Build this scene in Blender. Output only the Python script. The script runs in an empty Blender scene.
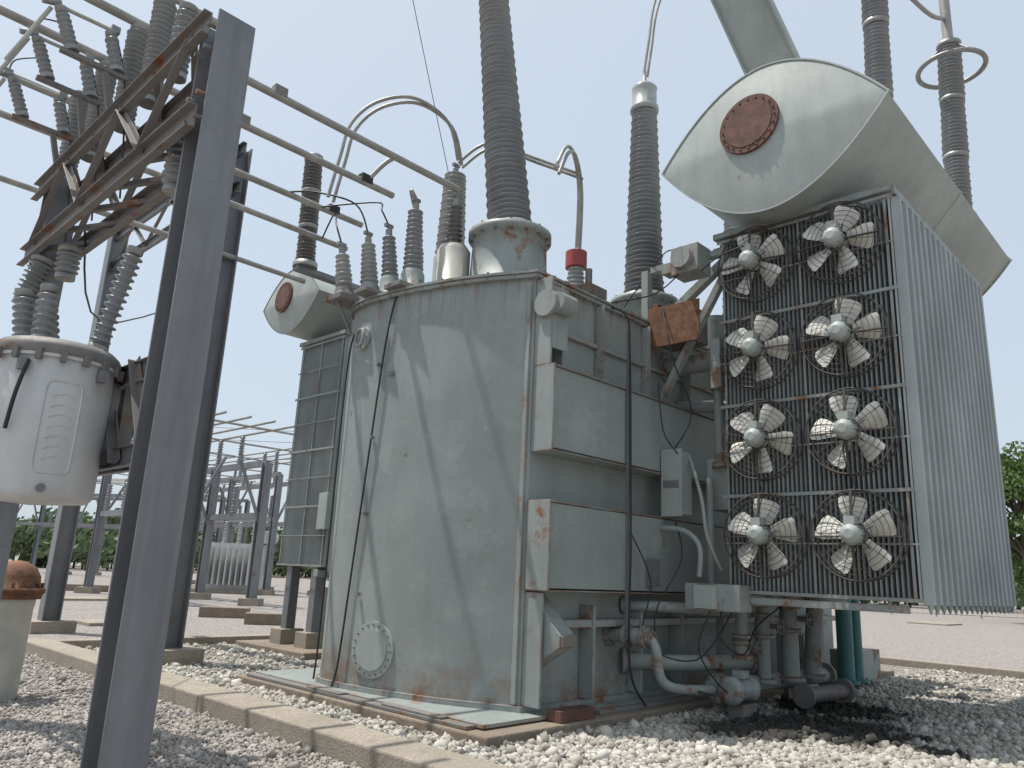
import bpy, math, random
import numpy as np
from mathutils import Vector, Matrix
random.seed(7); np.random.seed(7)
scene=bpy.context.scene
# ------------------------------------------------------------------ frames
ANG=math.atan2(.719,.695)
FR=Matrix.Translation((.25,8.98,0))@Matrix.Rotation(ANG,4,'Z')
ID=Matrix.Identity(4)
def W(s,t,z=0): return FR@Vector((s,t,z))

# ------------------------------------------------------------------ materials
def newmat(name):
    m=bpy.data.materials.new(name); m.use_nodes=True
    nt=m.node_tree; b=nt.nodes['Principled BSDF']
    return m,nt,b
def N(nt,t,**k):
    n=nt.nodes.new(t)
    for a,v in k.items():
        if a in n.inputs: n.inputs[a].default_value=v
        else: setattr(n,a,v)
    return n
def noise(nt,co,scale,detail=4,mapscale=None,rough=.6):
    if mapscale:
        mp=N(nt,'ShaderNodeMapping'); mp.inputs['Scale'].default_value=mapscale
        nt.links.new(co,mp.inputs['Vector']); co=mp.outputs['Vector']
    n=N(nt,'ShaderNodeTexNoise'); n.inputs['Scale'].default_value=scale; n.inputs['Detail'].default_value=detail
    n.inputs['Roughness'].default_value=rough
    nt.links.new(co,n.inputs['Vector']); return n.outputs['Fac']
def ramp(nt,fac,p0,p1,c0=(0,0,0,1),c1=(1,1,1,1)):
    r=N(nt,'ShaderNodeValToRGB'); e=r.color_ramp.elements
    e[0].position=p0;e[1].position=p1;e[0].color=c0;e[1].color=c1
    nt.links.new(fac,r.inputs['Fac']); return r.outputs['Color']
def mix(nt,fac,a,b,mode='MIX'):
    m=N(nt,'ShaderNodeMix',data_type='RGBA',blend_type=mode)
    if isinstance(fac,(int,float)): m.inputs[0].default_value=fac
    else: nt.links.new(fac,m.inputs[0])
    for i,x in ((6,a),(7,b)):
        if isinstance(x,tuple): m.inputs[i].default_value=x
        else: nt.links.new(x,m.inputs[i])
    return m.outputs[2]
def math_(nt,op,a,b):
    m=N(nt,'ShaderNodeMath',operation=op)
    for i,x in ((0,a),(1,b)):
        if isinstance(x,(int,float)): m.inputs[i].default_value=x
        else: nt.links.new(x,m.inputs[i])
    return m.outputs[0]
def c4(c): return (c[0],c[1],c[2],1)
def paint(name,base,rust=.5,streak=.35,rough=.5,edge=True,metal=0.0,rustcol=(.15,.068,.036),bump=.15,tank=False):
    m,nt,b=newmat(name); co=N(nt,'ShaderNodeTexCoord').outputs['Object']
    big=noise(nt,co,.8,4); fine=noise(nt,co,14,4)
    st=noise(nt,co,1.0,5,(4,4,.3),.65); st2=noise(nt,co,1.0,4,(14,14,.7),.7)
    col=mix(nt,ramp(nt,big,.3,.72),c4([x*.82 for x in base]),c4([min(1,x*1.14) for x in base]))
    col=mix(nt,math_(nt,'MULTIPLY',ramp(nt,st,.44,.74),streak),col,c4([x*.6 for x in base]))
    col=mix(nt,math_(nt,'MULTIPLY',ramp(nt,st2,.55,.8),streak*.5),col,c4([min(.8,x*1.35) for x in base]))
    col=mix(nt,math_(nt,'MULTIPLY',ramp(nt,fine,.35,.7),.16),col,c4([x*.6 for x in base]))
    rn=noise(nt,co,2.3,7,None,.72)
    rm=ramp(nt,rn,.70-.13*rust,.78-.12*rust); rm2=ramp(nt,math_(nt,'MULTIPLY',st2,rn),.40-.07*rust,.50-.07*rust)
    mask=math_(nt,'MAXIMUM',rm,math_(nt,'MULTIPLY',rm2,.6))
    if tank:
        z=N(nt,'ShaderNodeSeparateXYZ'); nt.links.new(co,z.inputs[0]); z=z.outputs['Z']
        chalk=noise(nt,co,1.7,6,None,.7)
        col=mix(nt,math_(nt,'MULTIPLY',ramp(nt,chalk,.55,.63),.28),col,c4([x*1.35 for x in base]))
        zl=ramp(nt,math_(nt,'DIVIDE',z,5.3),.03,.17,(1,1,1,1),(0,0,0,1)); zh=ramp(nt,math_(nt,'DIVIDE',z,5.3),.84,1.0)
        mask=math_(nt,'MAXIMUM',mask,math_(nt,'MULTIPLY',math_(nt,'MULTIPLY',zl,ramp(nt,rn,.44,.6)),.8))
        mask=math_(nt,'MAXIMUM',mask,math_(nt,'MULTIPLY',math_(nt,'MULTIPLY',zh,ramp(nt,st2,.48,.64)),.6))
    if edge:
        bv=N(nt,'ShaderNodeBevel',samples=2); bv.inputs['Radius'].default_value=.035
        ge=N(nt,'ShaderNodeNewGeometry')
        d=N(nt,'ShaderNodeVectorMath',operation='DOT_PRODUCT')
        nt.links.new(bv.outputs[0],d.inputs[0]); nt.links.new(ge.outputs['Normal'],d.inputs[1])
        em=ramp(nt,math_(nt,'SUBTRACT',1.0,d.outputs['Value']),.02,.12)
        en=ramp(nt,rn,.54-.12*rust,.64-.1*rust)
        mask=math_(nt,'MAXIMUM',mask,math_(nt,'MULTIPLY',em,en))
    rc=mix(nt,ramp(nt,fine,.35,.65),c4(rustcol),c4((rustcol[0]*1.9,rustcol[1]*2.1,rustcol[2]*2.1)))
    col=mix(nt,mask,col,rc)
    nt.links.new(col,b.inputs['Base Color'])
    b.inputs['Metallic'].default_value=metal
    r=math_(nt,'ADD',math_(nt,'MULTIPLY',fine,.25),rough-.1); r=math_(nt,'ADD',r,math_(nt,'MULTIPLY',mask,.35)); nt.links.new(r,b.inputs['Roughness'])
    if bump:
        bp=N(nt,'ShaderNodeBump'); bp.inputs['Strength'].default_value=bump; bp.inputs['Distance'].default_value=.02
        h=math_(nt,'ADD',math_(nt,'MULTIPLY',noise(nt,co,2.2,2),.9),math_(nt,'MULTIPLY',noise(nt,co,60,2),.12))
        nt.links.new(h,bp.inputs['Height']); nt.links.new(bp.outputs[0],b.inputs['Normal'])
    return m
def simple(name,base,rough=.5,metal=0,var=.25,scale=8,bump=.1,mp=None):
    m,nt,b=newmat(name); co=N(nt,'ShaderNodeTexCoord').outputs['Object']
    n=noise(nt,co,scale,5,mp,.65)
    col=mix(nt,ramp(nt,n,.3,.7),c4([x*(1-var) for x in base]),c4([min(1,x*(1+var)) for x in base]))
    nt.links.new(col,b.inputs['Base Color']); b.inputs['Metallic'].default_value=metal
    nt.links.new(math_(nt,'ADD',math_(nt,'MULTIPLY',n,.2),rough-.1),b.inputs['Roughness'])
    if bump:
        bp=N(nt,'ShaderNodeBump'); bp.inputs['Strength'].default_value=bump; bp.inputs['Distance'].default_value=.01
        nt.links.new(noise(nt,co,scale*6,3),bp.inputs['Height']); nt.links.new(bp.outputs[0],b.inputs['Normal'])
    return m
GRN=(.285,.318,.305)
M={}
M['paint']=paint('weathered_green_grey_paint',GRN,.40,.3,edge=False,tank=True)
M['paint2']=paint('weathered_green_grey_paint_rusty',GRN,1.15,.5)
M['pale']=paint('pale_green_paint',(.37,.405,.38),.3,.4,edge=False)
M['fin']=paint('radiator_fin_paint',(.37,.40,.395),.1,.5,edge=False,bump=0)
M['galv']=paint('galvanised_steel',(.22,.225,.235),.6,.9,.42,False,.25)
M['rsteel']=paint('rusting_steel',(.20,.19,.18),1.15,.5,.6,False,.1)
M['rust']=simple('rust',(.17,.082,.045),.85,0,.5,9,.5)
M['rustred']=simple('rusty_red_paint',(.125,.062,.05),.85,0,.5,7,.4)
M['porc']=simple('grey_porcelain',(.24,.25,.255),.32,0,.12,3,.0)
M['porcl']=simple('light_grey_porcelain',(.35,.36,.35),.3,0,.12,3,.0)
M['porcd']=simple('brown_grey_porcelain',(.13,.12,.115),.28,0,.15,3,.0)
M['cream']=simple('cream_paint',(.44,.43,.38),.45,0,.12,5,.05)
M['white']=paint('white_enamel_paint',(.60,.61,.60),.25,.4,.35,False,0,bump=.06)
M['alu']=simple('aluminium_bus',(.33,.32,.295),.5,.3,.25,4,.05)
M['brass']=simple('dull_metal_fitting',(.28,.28,.27),.5,.4,.25,9,.1)
M['blade']=simple('fan_blade_offwhite',(.60,.59,.53),.5,0,.2,7,.0)
M['wire']=simple('rusty_wire',(.085,.072,.062),.7,.3,.3,9,.0)
M['black']=simple('black_cable',(.02,.02,.02),.5,0,.2)
M['teal']=paint('teal_pipe_paint',(.06,.19,.185),.2,.3,.45,False)
M['redm']=simple('red_cap',(.33,.06,.05),.5,0,.2)
def concrete(name,base):
    m,nt,b=newmat(name); co=N(nt,'ShaderNodeTexCoord').outputs['Object']
    n=noise(nt,co,1.3,7,None,.7); n2=noise(nt,co,45,4); n3=noise(nt,co,6,6,None,.75)
    col=mix(nt,ramp(nt,n,.3,.7),c4([x*.7 for x in base]),c4([x*1.15 for x in base]))
    col=mix(nt,math_(nt,'MULTIPLY',ramp(nt,n3,.48,.66),.5),col,c4([x*.5 for x in base]))
    col=mix(nt,ramp(nt,n2,.35,.6),c4([x*.6 for x in base]),col)
    nt.links.new(col,b.inputs['Base Color']); b.inputs['Roughness'].default_value=.92
    bp=N(nt,'ShaderNodeBump'); bp.inputs['Strength'].default_value=.6; bp.inputs['Distance'].default_value=.012
    nt.links.new(math_(nt,'ADD',n2,n3),bp.inputs['Height']); nt.links.new(bp.outputs[0],b.inputs['Normal']); return m
M['conc']=concrete('weathered_concrete',(.39,.34,.275))
M['concd']=concrete('stained_concrete_pad',(.29,.235,.18))
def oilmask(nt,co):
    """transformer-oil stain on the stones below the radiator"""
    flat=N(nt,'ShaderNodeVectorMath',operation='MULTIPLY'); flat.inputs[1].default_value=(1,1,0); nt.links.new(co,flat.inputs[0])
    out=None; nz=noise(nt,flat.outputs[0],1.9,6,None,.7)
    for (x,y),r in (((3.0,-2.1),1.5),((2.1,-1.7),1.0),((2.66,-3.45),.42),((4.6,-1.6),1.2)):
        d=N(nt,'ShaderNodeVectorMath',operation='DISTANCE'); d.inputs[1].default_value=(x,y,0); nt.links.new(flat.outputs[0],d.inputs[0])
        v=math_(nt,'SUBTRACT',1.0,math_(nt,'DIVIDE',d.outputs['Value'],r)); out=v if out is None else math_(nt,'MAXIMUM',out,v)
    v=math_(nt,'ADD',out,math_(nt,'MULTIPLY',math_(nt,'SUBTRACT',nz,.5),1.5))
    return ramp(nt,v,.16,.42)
def gravelmat(name,a,bc,scale,oil=False,far=False):
    m,nt,b=newmat(name); co=N(nt,'ShaderNodeTexCoord').outputs['Object']
    v=N(nt,'ShaderNodeTexVoronoi'); v.inputs['Scale'].default_value=scale; nt.links.new(co,v.inputs['Vector'])
    sep=N(nt,'ShaderNodeSeparateColor'); nt.links.new(v.outputs['Color'],sep.inputs[0])
    col=mix(nt,sep.outputs[0],c4(a),c4(bc))
    col=mix(nt,ramp(nt,v.outputs['Distance'],.25,.62),col,c4([x*.4 for x in a]))
    big=noise(nt,co,.16,6,None,.6); col=mix(nt,math_(nt,'MULTIPLY',ramp(nt,big,.42,.62),.3),col,(a[0]*.62,a[1]*.56,a[2]*.5,1))
    mid=noise(nt,co,1.4,5); col=mix(nt,math_(nt,'MULTIPLY',ramp(nt,mid,.4,.7),.25),col,c4([x*.7 for x in a]))
    if far:
        pat=noise(nt,co,5.5,8,None,.8); col=mix(nt,math_(nt,'MULTIPLY',ramp(nt,pat,.42,.66),.35),col,c4([x*1.1 for x in bc]))
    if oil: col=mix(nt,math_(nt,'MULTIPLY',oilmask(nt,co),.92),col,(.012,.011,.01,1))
    nt.links.new(col,b.inputs['Base Color']); b.inputs['Roughness'].default_value=.95
    bp=N(nt,'ShaderNodeBump'); bp.inputs['Strength'].default_value=.9; bp.inputs['Distance'].default_value=.02; bp.invert=True
    nt.links.new(v.outputs['Distance'],bp.inputs['Height']); nt.links.new(bp.outputs[0],b.inputs['Normal']); return m
M['gyard']=gravelmat('yard_gravel',(.34,.305,.285),(.51,.465,.435),26,far=True)
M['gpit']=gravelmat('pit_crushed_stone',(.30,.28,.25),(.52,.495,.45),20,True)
def stonemat(name,lo,hi,oil=False):
    m,nt,b=newmat(name)
    g=N(nt,'ShaderNodeNewGeometry'); col=ramp(nt,g.outputs['Random Per Island'],0,1,c4(lo),c4(hi))
    co=N(nt,'ShaderNodeTexCoord').outputs['Object']; n=noise(nt,co,40,3)
    col=mix(nt,math_(nt,'MULTIPLY',n,.3),col,c4([x*.5 for x in lo]))
    dn=noise(nt,co,.9,5,None,.65); col=mix(nt,math_(nt,'MULTIPLY',ramp(nt,dn,.45,.65),.35),col,(lo[0]*.85,lo[1]*.75,lo[2]*.62,1))
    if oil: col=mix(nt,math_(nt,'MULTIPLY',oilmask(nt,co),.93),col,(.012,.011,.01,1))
    nt.links.new(col,b.inputs['Base Color']); b.inputs['Roughness'].default_value=.9; return m
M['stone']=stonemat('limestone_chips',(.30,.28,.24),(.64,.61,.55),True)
M['stone2']=stonemat('yard_gravel_chips',(.27,.245,.22),(.54,.50,.46))
def leafmat(name,lo,hi):
    m,nt,b=newmat(name); g=N(nt,'ShaderNodeNewGeometry')
    col=ramp(nt,g.outputs['Random Per Island'],0,1,c4(lo),c4(hi)); nt.links.new(col,b.inputs['Base Color'])
    b.inputs['Roughness'].default_value=.6
    tr=N(nt,'ShaderNodeBsdfTranslucent'); nt.links.new(col,tr.inputs[0]); mx=N(nt,'ShaderNodeMixShader'); mx.inputs[0].default_value=.3
    nt.links.new(b.outputs[0],mx.inputs[1]); nt.links.new(tr.outputs[0],mx.inputs[2]); nt.links.new(mx.outputs[0],nt.nodes['Material Output'].inputs[0]); return m
M['leaf']=leafmat('foliage',(.05,.095,.02),(.14,.21,.06))
M['leafd']=leafmat('distant_foliage',(.08,.12,.055),(.15,.20,.10))
M['bark']=simple('bark',(.10,.08,.06),.9,0,.3,5,.6)

# ------------------------------------------------------------------ builder
class B:
    def __init__(s): s.v=[];s.f=[];s.m=[];s.sm=[];s.mats=[]
    def mi(s,k):
        if k not in s.mats: s.mats.append(k)
        return s.mats.index(k)
    def add(s,vs,fs,k,smooth=False):
        o=len(s.v); s.v+= [tuple(v) for v in vs]; i=s.mi(k)
        for f in fs: s.f.append(tuple(o+a for a in f)); s.m.append(i); s.sm.append(smooth)
    def box(s,c,d,k,R=None):
        x,y,z=[a/2 for a in d]; vs=[Vector(p) for p in [(-x,-y,-z),(x,-y,-z),(x,y,-z),(-x,y,-z),(-x,-y,z),(x,-y,z),(x,y,z),(-x,y,z)]]
        if R: vs=[R@v for v in vs]
        s.add([v+Vector(c) for v in vs],[(0,3,2,1),(4,5,6,7),(0,1,5,4),(1,2,6,5),(2,3,7,6),(3,0,4,7)],k)
    def bb(s,x0,x1,y0,y1,z0,z1,k): s.box(((x0+x1)/2,(y0+y1)/2,(z0+z1)/2),(abs(x1-x0),abs(y1-y0),abs(z1-z0)),k)
    def basis(s,p0,p1,up=None):
        d=(Vector(p1)-Vector(p0)); L=d.length; d.normalize()
        u=Vector(up) if up else (Vector((0,0,1)) if abs(d.z)<.95 else Vector((1,0,0)))
        x=u.cross(d)
        if x.length<1e-4: x=Vector((0,1,0)).cross(d)
        x.normalize(); y=d.cross(x); return d,x,y,L
    def beam(s,p0,p1,w,h,k,up=None):
        d,x,y,L=s.basis(p0,p1,up); p0=Vector(p0);p1=Vector(p1)
        q=[x*a*w/2+y*b_*h/2 for a,b_ in ((-1,-1),(1,-1),(1,1),(-1,1))]
        s.add([p0+c for c in q]+[p1+c for c in q],[(0,3,2,1),(4,5,6,7),(0,1,5,4),(1,2,6,5),(2,3,7,6),(3,0,4,7)],k)
    def sect(s,p0,p1,pts,k,up=None):
        d,x,y,L=s.basis(p0,p1,up); p0=Vector(p0);p1=Vector(p1);n=len(pts)
        vs=[p0+x*a+y*b_ for a,b_ in pts]+[p1+x*a+y*b_ for a,b_ in pts]
        fs=[(i,(i+1)%n,(i+1)%n+n,i+n) for i in range(n)]+[tuple(range(n))[::-1],tuple(range(n,2*n))]
        s.add(vs,fs,k)
    def ibeam(s,p0,p1,w,h,k,up=None,t=.014):
        w/=2;h/=2
        s.sect(p0,p1,[(-w,-h),(w,-h),(w,-h+t),(t/2,-h+t),(t/2,h-t),(w,h-t),(w,h),(-w,h),(-w,h-t),(-t/2,h-t),(-t/2,-h+t),(-w,-h+t)],k,up)
    def chan(s,p0,p1,w,h,k,up=None,t=.012):
        h/=2
        s.sect(p0,p1,[(0,-h),(w,-h),(w,-h+t),(t,-h+t),(t,h-t),(w,h-t),(w,h),(0,h)],k,up)
    def angle(s,p0,p1,w,k,up=None,t=.01):
        s.sect(p0,p1,[(0,0),(w,0),(w,t),(t,t),(t,w),(0,w)],k,up)
    def lathe(s,p0,p1,prof,k,n=24,smooth=True,cap=True):
        d,x,y,L=s.basis(p0,p1); p0=Vector(p0); vs=[]
        cs=[(math.cos(2*math.pi*i/n),math.sin(2*math.pi*i/n)) for i in range(n)]
        for r,h in prof:
            for c,sn in cs: vs.append(p0+d*h+x*(r*c)+y*(r*sn))
        fs=[]
        for j in range(len(prof)-1):
            for i in range(n): fs.append((j*n+i,j*n+(i+1)%n,(j+1)*n+(i+1)%n,(j+1)*n+i))
        s.add(vs,fs,k,smooth)
        if cap:
            m=len(prof)-1
            s.add(vs[:n],[tuple(range(n))[::-1]],k); s.add(vs[m*n:],[tuple(range(n))],k)
    def cyl(s,p0,p1,r,k,r1=None,n=20,smooth=True):
        L=(Vector(p1)-Vector(p0)).length; s.lathe(p0,p1,[(r,0),(r if r1 is None else r1,L)],k,n,smooth)
    def flange(s,c,ax,r,th,k,bolts=12,bk=None,n=28):
        c=Vector(c);ax=Vector(ax).normalized(); s.cyl(c-ax*th/2,c+ax*th/2,r,k,n=n,smooth=False)
        d,x,y,L=s.basis(c,c+ax)
        for i in range(bolts):
            a=2*math.pi*i/bolts; p=c+(x*math.cos(a)+y*math.sin(a))*r*.88
            s.cyl(p-ax*(th/2+.018),p+ax*(th/2+.018),max(.012,r*.035),bk or k,n=6,smooth=False)
    def tube(s,pts,r,k,n=8,res=0):
        P=[Vector(p) for p in pts]
        if res:
            Q=[]
            for i in range(len(P)-1):
                a=P[max(0,i-1)];b_=P[i];c=P[i+1];d=P[min(len(P)-1,i+2)]
                for j in range(res):
                    t=j/res; Q.append(.5*((2*b_)+(c-a)*t+(2*a-5*b_+4*c-d)*t*t+(3*b_-a-3*c+d)*t**3))
            Q.append(P[-1]); P=Q
        vs=[];x=None
        for i,p in enumerate(P):
            d=(P[min(i+1,len(P)-1)]-P[max(i-1,0)]).normalized()
            if x is None: x=d.orthogonal().normalized()
            else: x=(x-d*x.dot(d)).normalized()
            y=d.cross(x)
            for j in range(n): a=2*math.pi*j/n; vs.append(p+x*r*math.cos(a)+y*r*math.sin(a))
        fs=[(i*n+j,i*n+(j+1)%n,(i+1)*n+(j+1)%n,(i+1)*n+j) for i in range(len(P)-1) for j in range(n)]
        s.add(vs,fs,k,True); m=len(P)-1
        s.add(vs[:n],[tuple(range(n))[::-1]],k); s.add(vs[m*n:],[tuple(range(n))],k)
    def ring(s,c,ax,R,r,k,n=32,m=6):
        c=Vector(c); d,x,y,L=s.basis(c,c+Vector(ax)); vs=[]
        for i in range(n):
            a=2*math.pi*i/n; e=x*math.cos(a)+y*math.sin(a)
            for j in range(m): b_=2*math.pi*j/m; vs.append(c+e*(R+r*math.cos(b_))+d*r*math.sin(b_))
        s.add(vs,[(i*m+j,((i+1)%n)*m+j,((i+1)%n)*m+(j+1)%m,i*m+(j+1)%m) for i in range(n) for j in range(m)],k,True)
    def porc(s,p0,p1,r0,r1,k,pitch=.085,core=.72,n=28):
        L=(Vector(p1)-Vector(p0)).length; c=max(3,int(L/pitch)); p=L/c; prof=[]
        for i in range(c):
            for f,q in ((0,core),(.22,core*1.02),(.42,.98),(.52,1.0),(.6,.97),(.72,core*1.08),(.9,core)):
                h=(i+f)*p; R=r0+(r1-r0)*h/L
                if i%2 and q>.9: q*=.955
                prof.append((R*q,h))
        s.lathe(p0,p1,prof,k,n)
    def prism(s,pts,z0,z1,k,smooth=False,top=True):
        n=len(pts); vs=[(a,b_,z0) for a,b_ in pts]+[(a,b_,z1) for a,b_ in pts]
        s.add(vs,[(i,(i+1)%n,(i+1)%n+n,i+n) for i in range(n)],k,smooth)
        if top: s.add(vs,[tuple(range(n))[::-1],tuple(range(n,2*n))],k)
    def obj(s,name,mat=FR,parent=None,bevel=0):
        me=bpy.data.meshes.new(name); me.from_pydata(s.v,[],s.f)
        for k in s.mats: me.materials.append(M[k])
        me.polygons.foreach_set('material_index',s.m); me.polygons.foreach_set('use_smooth',s.sm); me.update()
        o=bpy.data.objects.new(name,me); scene.collection.objects.link(o)
        if parent: o.parent=parent
        else: o.matrix_world=mat
        if bevel:
            b_=o.modifiers.new('bevel','BEVEL'); b_.width=bevel; b_.segments=2; b_.limit_method='ANGLE'; b_.angle_limit=math.radians(50)
        return o
def empty(name,mat=FR):
    e=bpy.data.objects.new(name,None); scene.collection.objects.link(e); e.matrix_world=mat; return e

# ------------------------------------------------------------------ ground
def sheet(name,x0,x1,y0,y1,z,k,mat=ID):
    b=B(); b.add([(x0,y0,z),(x1,y0,z),(x1,y1,z),(x0,y1,z)],[(0,1,2,3)],k); return b.obj(name,mat)
sheet('gravel_ground',-1500,1500,-1500,1500,0,'gyard')
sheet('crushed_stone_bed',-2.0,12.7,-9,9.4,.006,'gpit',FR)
b=B()
b.bb(-2.42,-1.95,-9,2.6,-.1,.19,'conc'); b.bb(-2.42,-1.95,2.606,9.6,-.1,.187,'conc')
b.bb(12.7,13.0,-9,9.6,-.1,.16,'conc'); b.bb(-1.95,12.7,9.3,9.6,-.1,.15,'conc'); b.bb(-1.95,12.7,-9,-8.7,-.1,.15,'conc')
b.obj('concrete_kerb',FR,bevel=.02)
b=B(); b.bb(-1.05,10.4,-.55,4.4,-.1,.11,'concd'); b.bb(1.2,7,6.3,8.8,-.1,.12,'concd'); b.obj('concrete_pad',FR,bevel=.02)

def stones(name,rects,size,k,mat,zoff=.0):
    ico=[];ph=(1+5**.5)/2
    for a in (-1,1):
        for c in (-ph,ph): ico+= [(0,a,c),(a,c,0),(c,0,a)]
    ico=np.array(ico)/math.sqrt(1+ph*ph)
    import bmesh
    bm=bmesh.new(); vs=[bm.verts.new(p) for p in ico]; bmesh.ops.convex_hull(bm,input=vs); bm.verts.index_update()
    idx={v:i for i,v in enumerate(bm.verts)}; base=np.array([v.co[:] for v in bm.verts]); F=np.array([[idx[v] for v in f.verts] for f in bm.faces]); bm.free()
    P=[]
    for x0,x1,y0,y1,n in rects: P.append(np.stack([np.random.uniform(x0,x1,n),np.random.uniform(y0,y1,n)],1))
    P=np.concatenate(P); n=len(P)
    sc=np.random.lognormal(0,.36,n)*size; S=np.random.uniform(.5,1.3,(n,1,3))*sc[:,None,None]
    v=base[None]*S*(1+np.random.uniform(-.28,.28,(n,12,1)))
    q=np.random.normal(size=(n,4)); q/=np.linalg.norm(q,axis=1)[:,None]; w,x,y,z=q.T
    R=np.stack([1-2*(y*y+z*z),2*(x*y-z*w),2*(x*z+y*w),2*(x*y+z*w),1-2*(x*x+z*z),2*(y*z-x*w),2*(x*z-y*w),2*(y*z+x*w),1-2*(x*x+y*y)],1).reshape(n,3,3)
    v=np.einsum('nij,nkj->nki',R,v); v[:,:,0]+=P[:,0,None]; v[:,:,1]+=P[:,1,None]; v[:,:,2]+=(sc*np.random.uniform(.0,.75,n)+zoff)[:,None]
    f=(F[None]+12*np.arange(n)[:,None,None]).reshape(-1,3)
    me=bpy.data.meshes.new(name); me.vertices.add(n*12); me.vertices.foreach_set('co',v.reshape(-1)); m=len(f)
    me.loops.add(m*3); me.loops.foreach_set('vertex_index',f.reshape(-1).astype(np.int32)); me.polygons.add(m)
    me.polygons.foreach_set('loop_start',np.arange(0,m*3,3,dtype=np.int32)); me.update(calc_edges=True)
    me.materials.append(M[k]); o=bpy.data.objects.new(name,me); scene.collection.objects.link(o); o.matrix_world=mat; return o
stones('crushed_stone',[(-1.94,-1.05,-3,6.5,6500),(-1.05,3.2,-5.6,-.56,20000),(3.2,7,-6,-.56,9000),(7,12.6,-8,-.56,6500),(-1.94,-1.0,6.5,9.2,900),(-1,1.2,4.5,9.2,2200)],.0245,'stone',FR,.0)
stones('gravel',[(-4.4,-2.43,-2.5,3.2,19000),(-8.5,-2.43,3.2,9,20000),(-7.5,-4.4,-1.5,3.2,13000)],.0145,'stone2',FR)

# ------------------------------------------------------------------ main transformer
T=empty('power_transformer')
H=5.29
def crom(P,res):
    P=[Vector((a,b_,0)) for a,b_ in P];Q=[]
    for i in range(len(P)-1):
        a=P[max(0,i-1)];b_=P[i];c=P[i+1];d=P[min(len(P)-1,i+2)]
        for j in range(res):
            t=j/res; q=.5*((2*b_)+(c-a)*t+(2*a-5*b_+4*c-d)*t*t+(3*b_-a-3*c+d)*t**3); Q.append((q.x,q.y))
    Q.append((P[-1].x,P[-1].y)); return Q
endp=crom([(0,0),(-.36,.8),(-.58,1.6),(-.68,2.3),(-.68,2.72),(-.60,3.02),(-.38,3.28),(0,3.42),(.5,3.5)],8)
def tankprof(e):
    pts=[]
    for i,p in enumerate(endp):
        a=endp[max(0,i-1)];c=endp[min(i+1,len(endp)-1)]; d=Vector((c[0]-a[0],c[1]-a[1])).normalized()
        nx,ny=(-d.y,d.x); pts.append((p[0]+nx*e,p[1]+ny*e))
    pts[0]=(-e*.9,-e)
    return pts+[(8.8+e,3.5+e),(8.8+e,-e)]
b=B()
pr=tankprof(0)[::-1]
n=len(pr)
b.prism(pr,.2,H-.04,'paint',smooth=False)
for i in range(len(b.f)-2):
    a=pr[i]; c=pr[(i+1)%n]
    if math.hypot(a[0]-c[0],a[1]-c[1])<.3: b.sm[i]=True
b.prism(tankprof(.055)[::-1],H-.05,H,'paint2'); b.prism(tankprof(.075)[::-1],H+.006,H+.04,'paint2')
b.prism(tankprof(.05)[::-1],.16,.225,'paint2')
ep=tankprof(.045)
for i in range(0,len(endp),3):
    b.cyl((ep[i][0],ep[i][1],H-.08),(ep[i][0],ep[i][1],H+.07),.014,'rsteel',n=6)
for i in range(40): b.cyl((.1+i*.21,-.04,H-.08),(.1+i*.21,-.04,H+.07),.014,'rsteel',n=6)
b.obj('tank',parent=T)
b=B()   # skid / base plate
b.bb(-.86,9.2,-.3,4.2,.125,.165,'paint2'); b.bb(-.84,9.1,-.28,4.1,.111,.124,'rust')
b.bb(-1.0,-.865,-.2,4.2,.112,.15,'rsteel'); b.bb(-.98,-.862,.2,1.2,.151,.175,'rsteel'); b.bb(-.99,-.862,2.0,2.7,.151,.17,'rsteel'); b.bb(.1,.7,-.5,-.302,.112,.23,'rustred'); b.bb(.9,8,-.42,-.302,.112,.16,'rsteel')
b.obj('base_skid',parent=T,bevel=.006)
b=B()   # stiffeners on long side
b.bb(.02,8.6,-.30,-.002,3.08,4.06,'paint'); b.bb(.0,8.6,-.32,-.002,1.49,2.44,'paint')
b.bb(.0,.03,-.34,-.003,3.05,4.09,'paint2'); b.bb(-.02,.01,-.36,-.003,1.46,2.47,'paint2')
for z in (4.065,3.04,2.445,1.455): b.bb(.0,8.6,-.335,-.004,z,z+.018,'paint2')
for x in (.35,1.2,2.3,3.4,4.5,5.6): 
    b.bb(x,x+.02,-.16,-.003,4.09,5.2,'paint2')
b.bb(.0,.03,-.27,-.004,4.09,5.22,'paint2'); b.bb(.03,.32,-.27,-.25,4.3,5.1,'paint')
b.bb(.0,.03,-.27,-.004,.23,1.44,'paint2'); 
b.add([(.05,-.02,1.45),(.05,-.5,1.0),(.05,-.5,.88),(.05,-.02,.6),(.30,-.02,1.45),(.30,-.5,1.0),(.30,-.5,.88),(.30,-.02,.6)],[(0,1,2,3),(7,6,5,4),(0,4,5,1),(1,5,6,2),(2,6,7,3)],'paint2')
b.bb(.06,.29,-.53,-.44,.88,1.0,'rsteel')
b.flange((-.03,-.2,4.86),(1,.0,0),.17,.06,'paint',0); b.cyl((.0,-.33,4.86),(.28,-.33,4.86),.13,'paint')
b.bb(.4,8.4,-.06,-.003,4.6,4.66,'paint2')
for x in (1.0,2.0,3.0): b.bb(x,x+.05,-.22,-.003,.24,1.3,'paint2')
b.bb(.33,8.5,-.2,-.003,1.05,1.14,'paint2')
b.obj('tank_stiffeners',parent=T,bevel=.008)
b=B()   # end details
cn=Vector((-.98,-.2,0)).normalized()
b.flange((-.635,1.88,.66),cn,.33,.05,'pale',20,'rsteel',36); b.cyl(Vector((-.635,1.88,.66)),Vector((-.635,1.88,.66))+cn*.045,.24,'pale',n=32)
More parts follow.
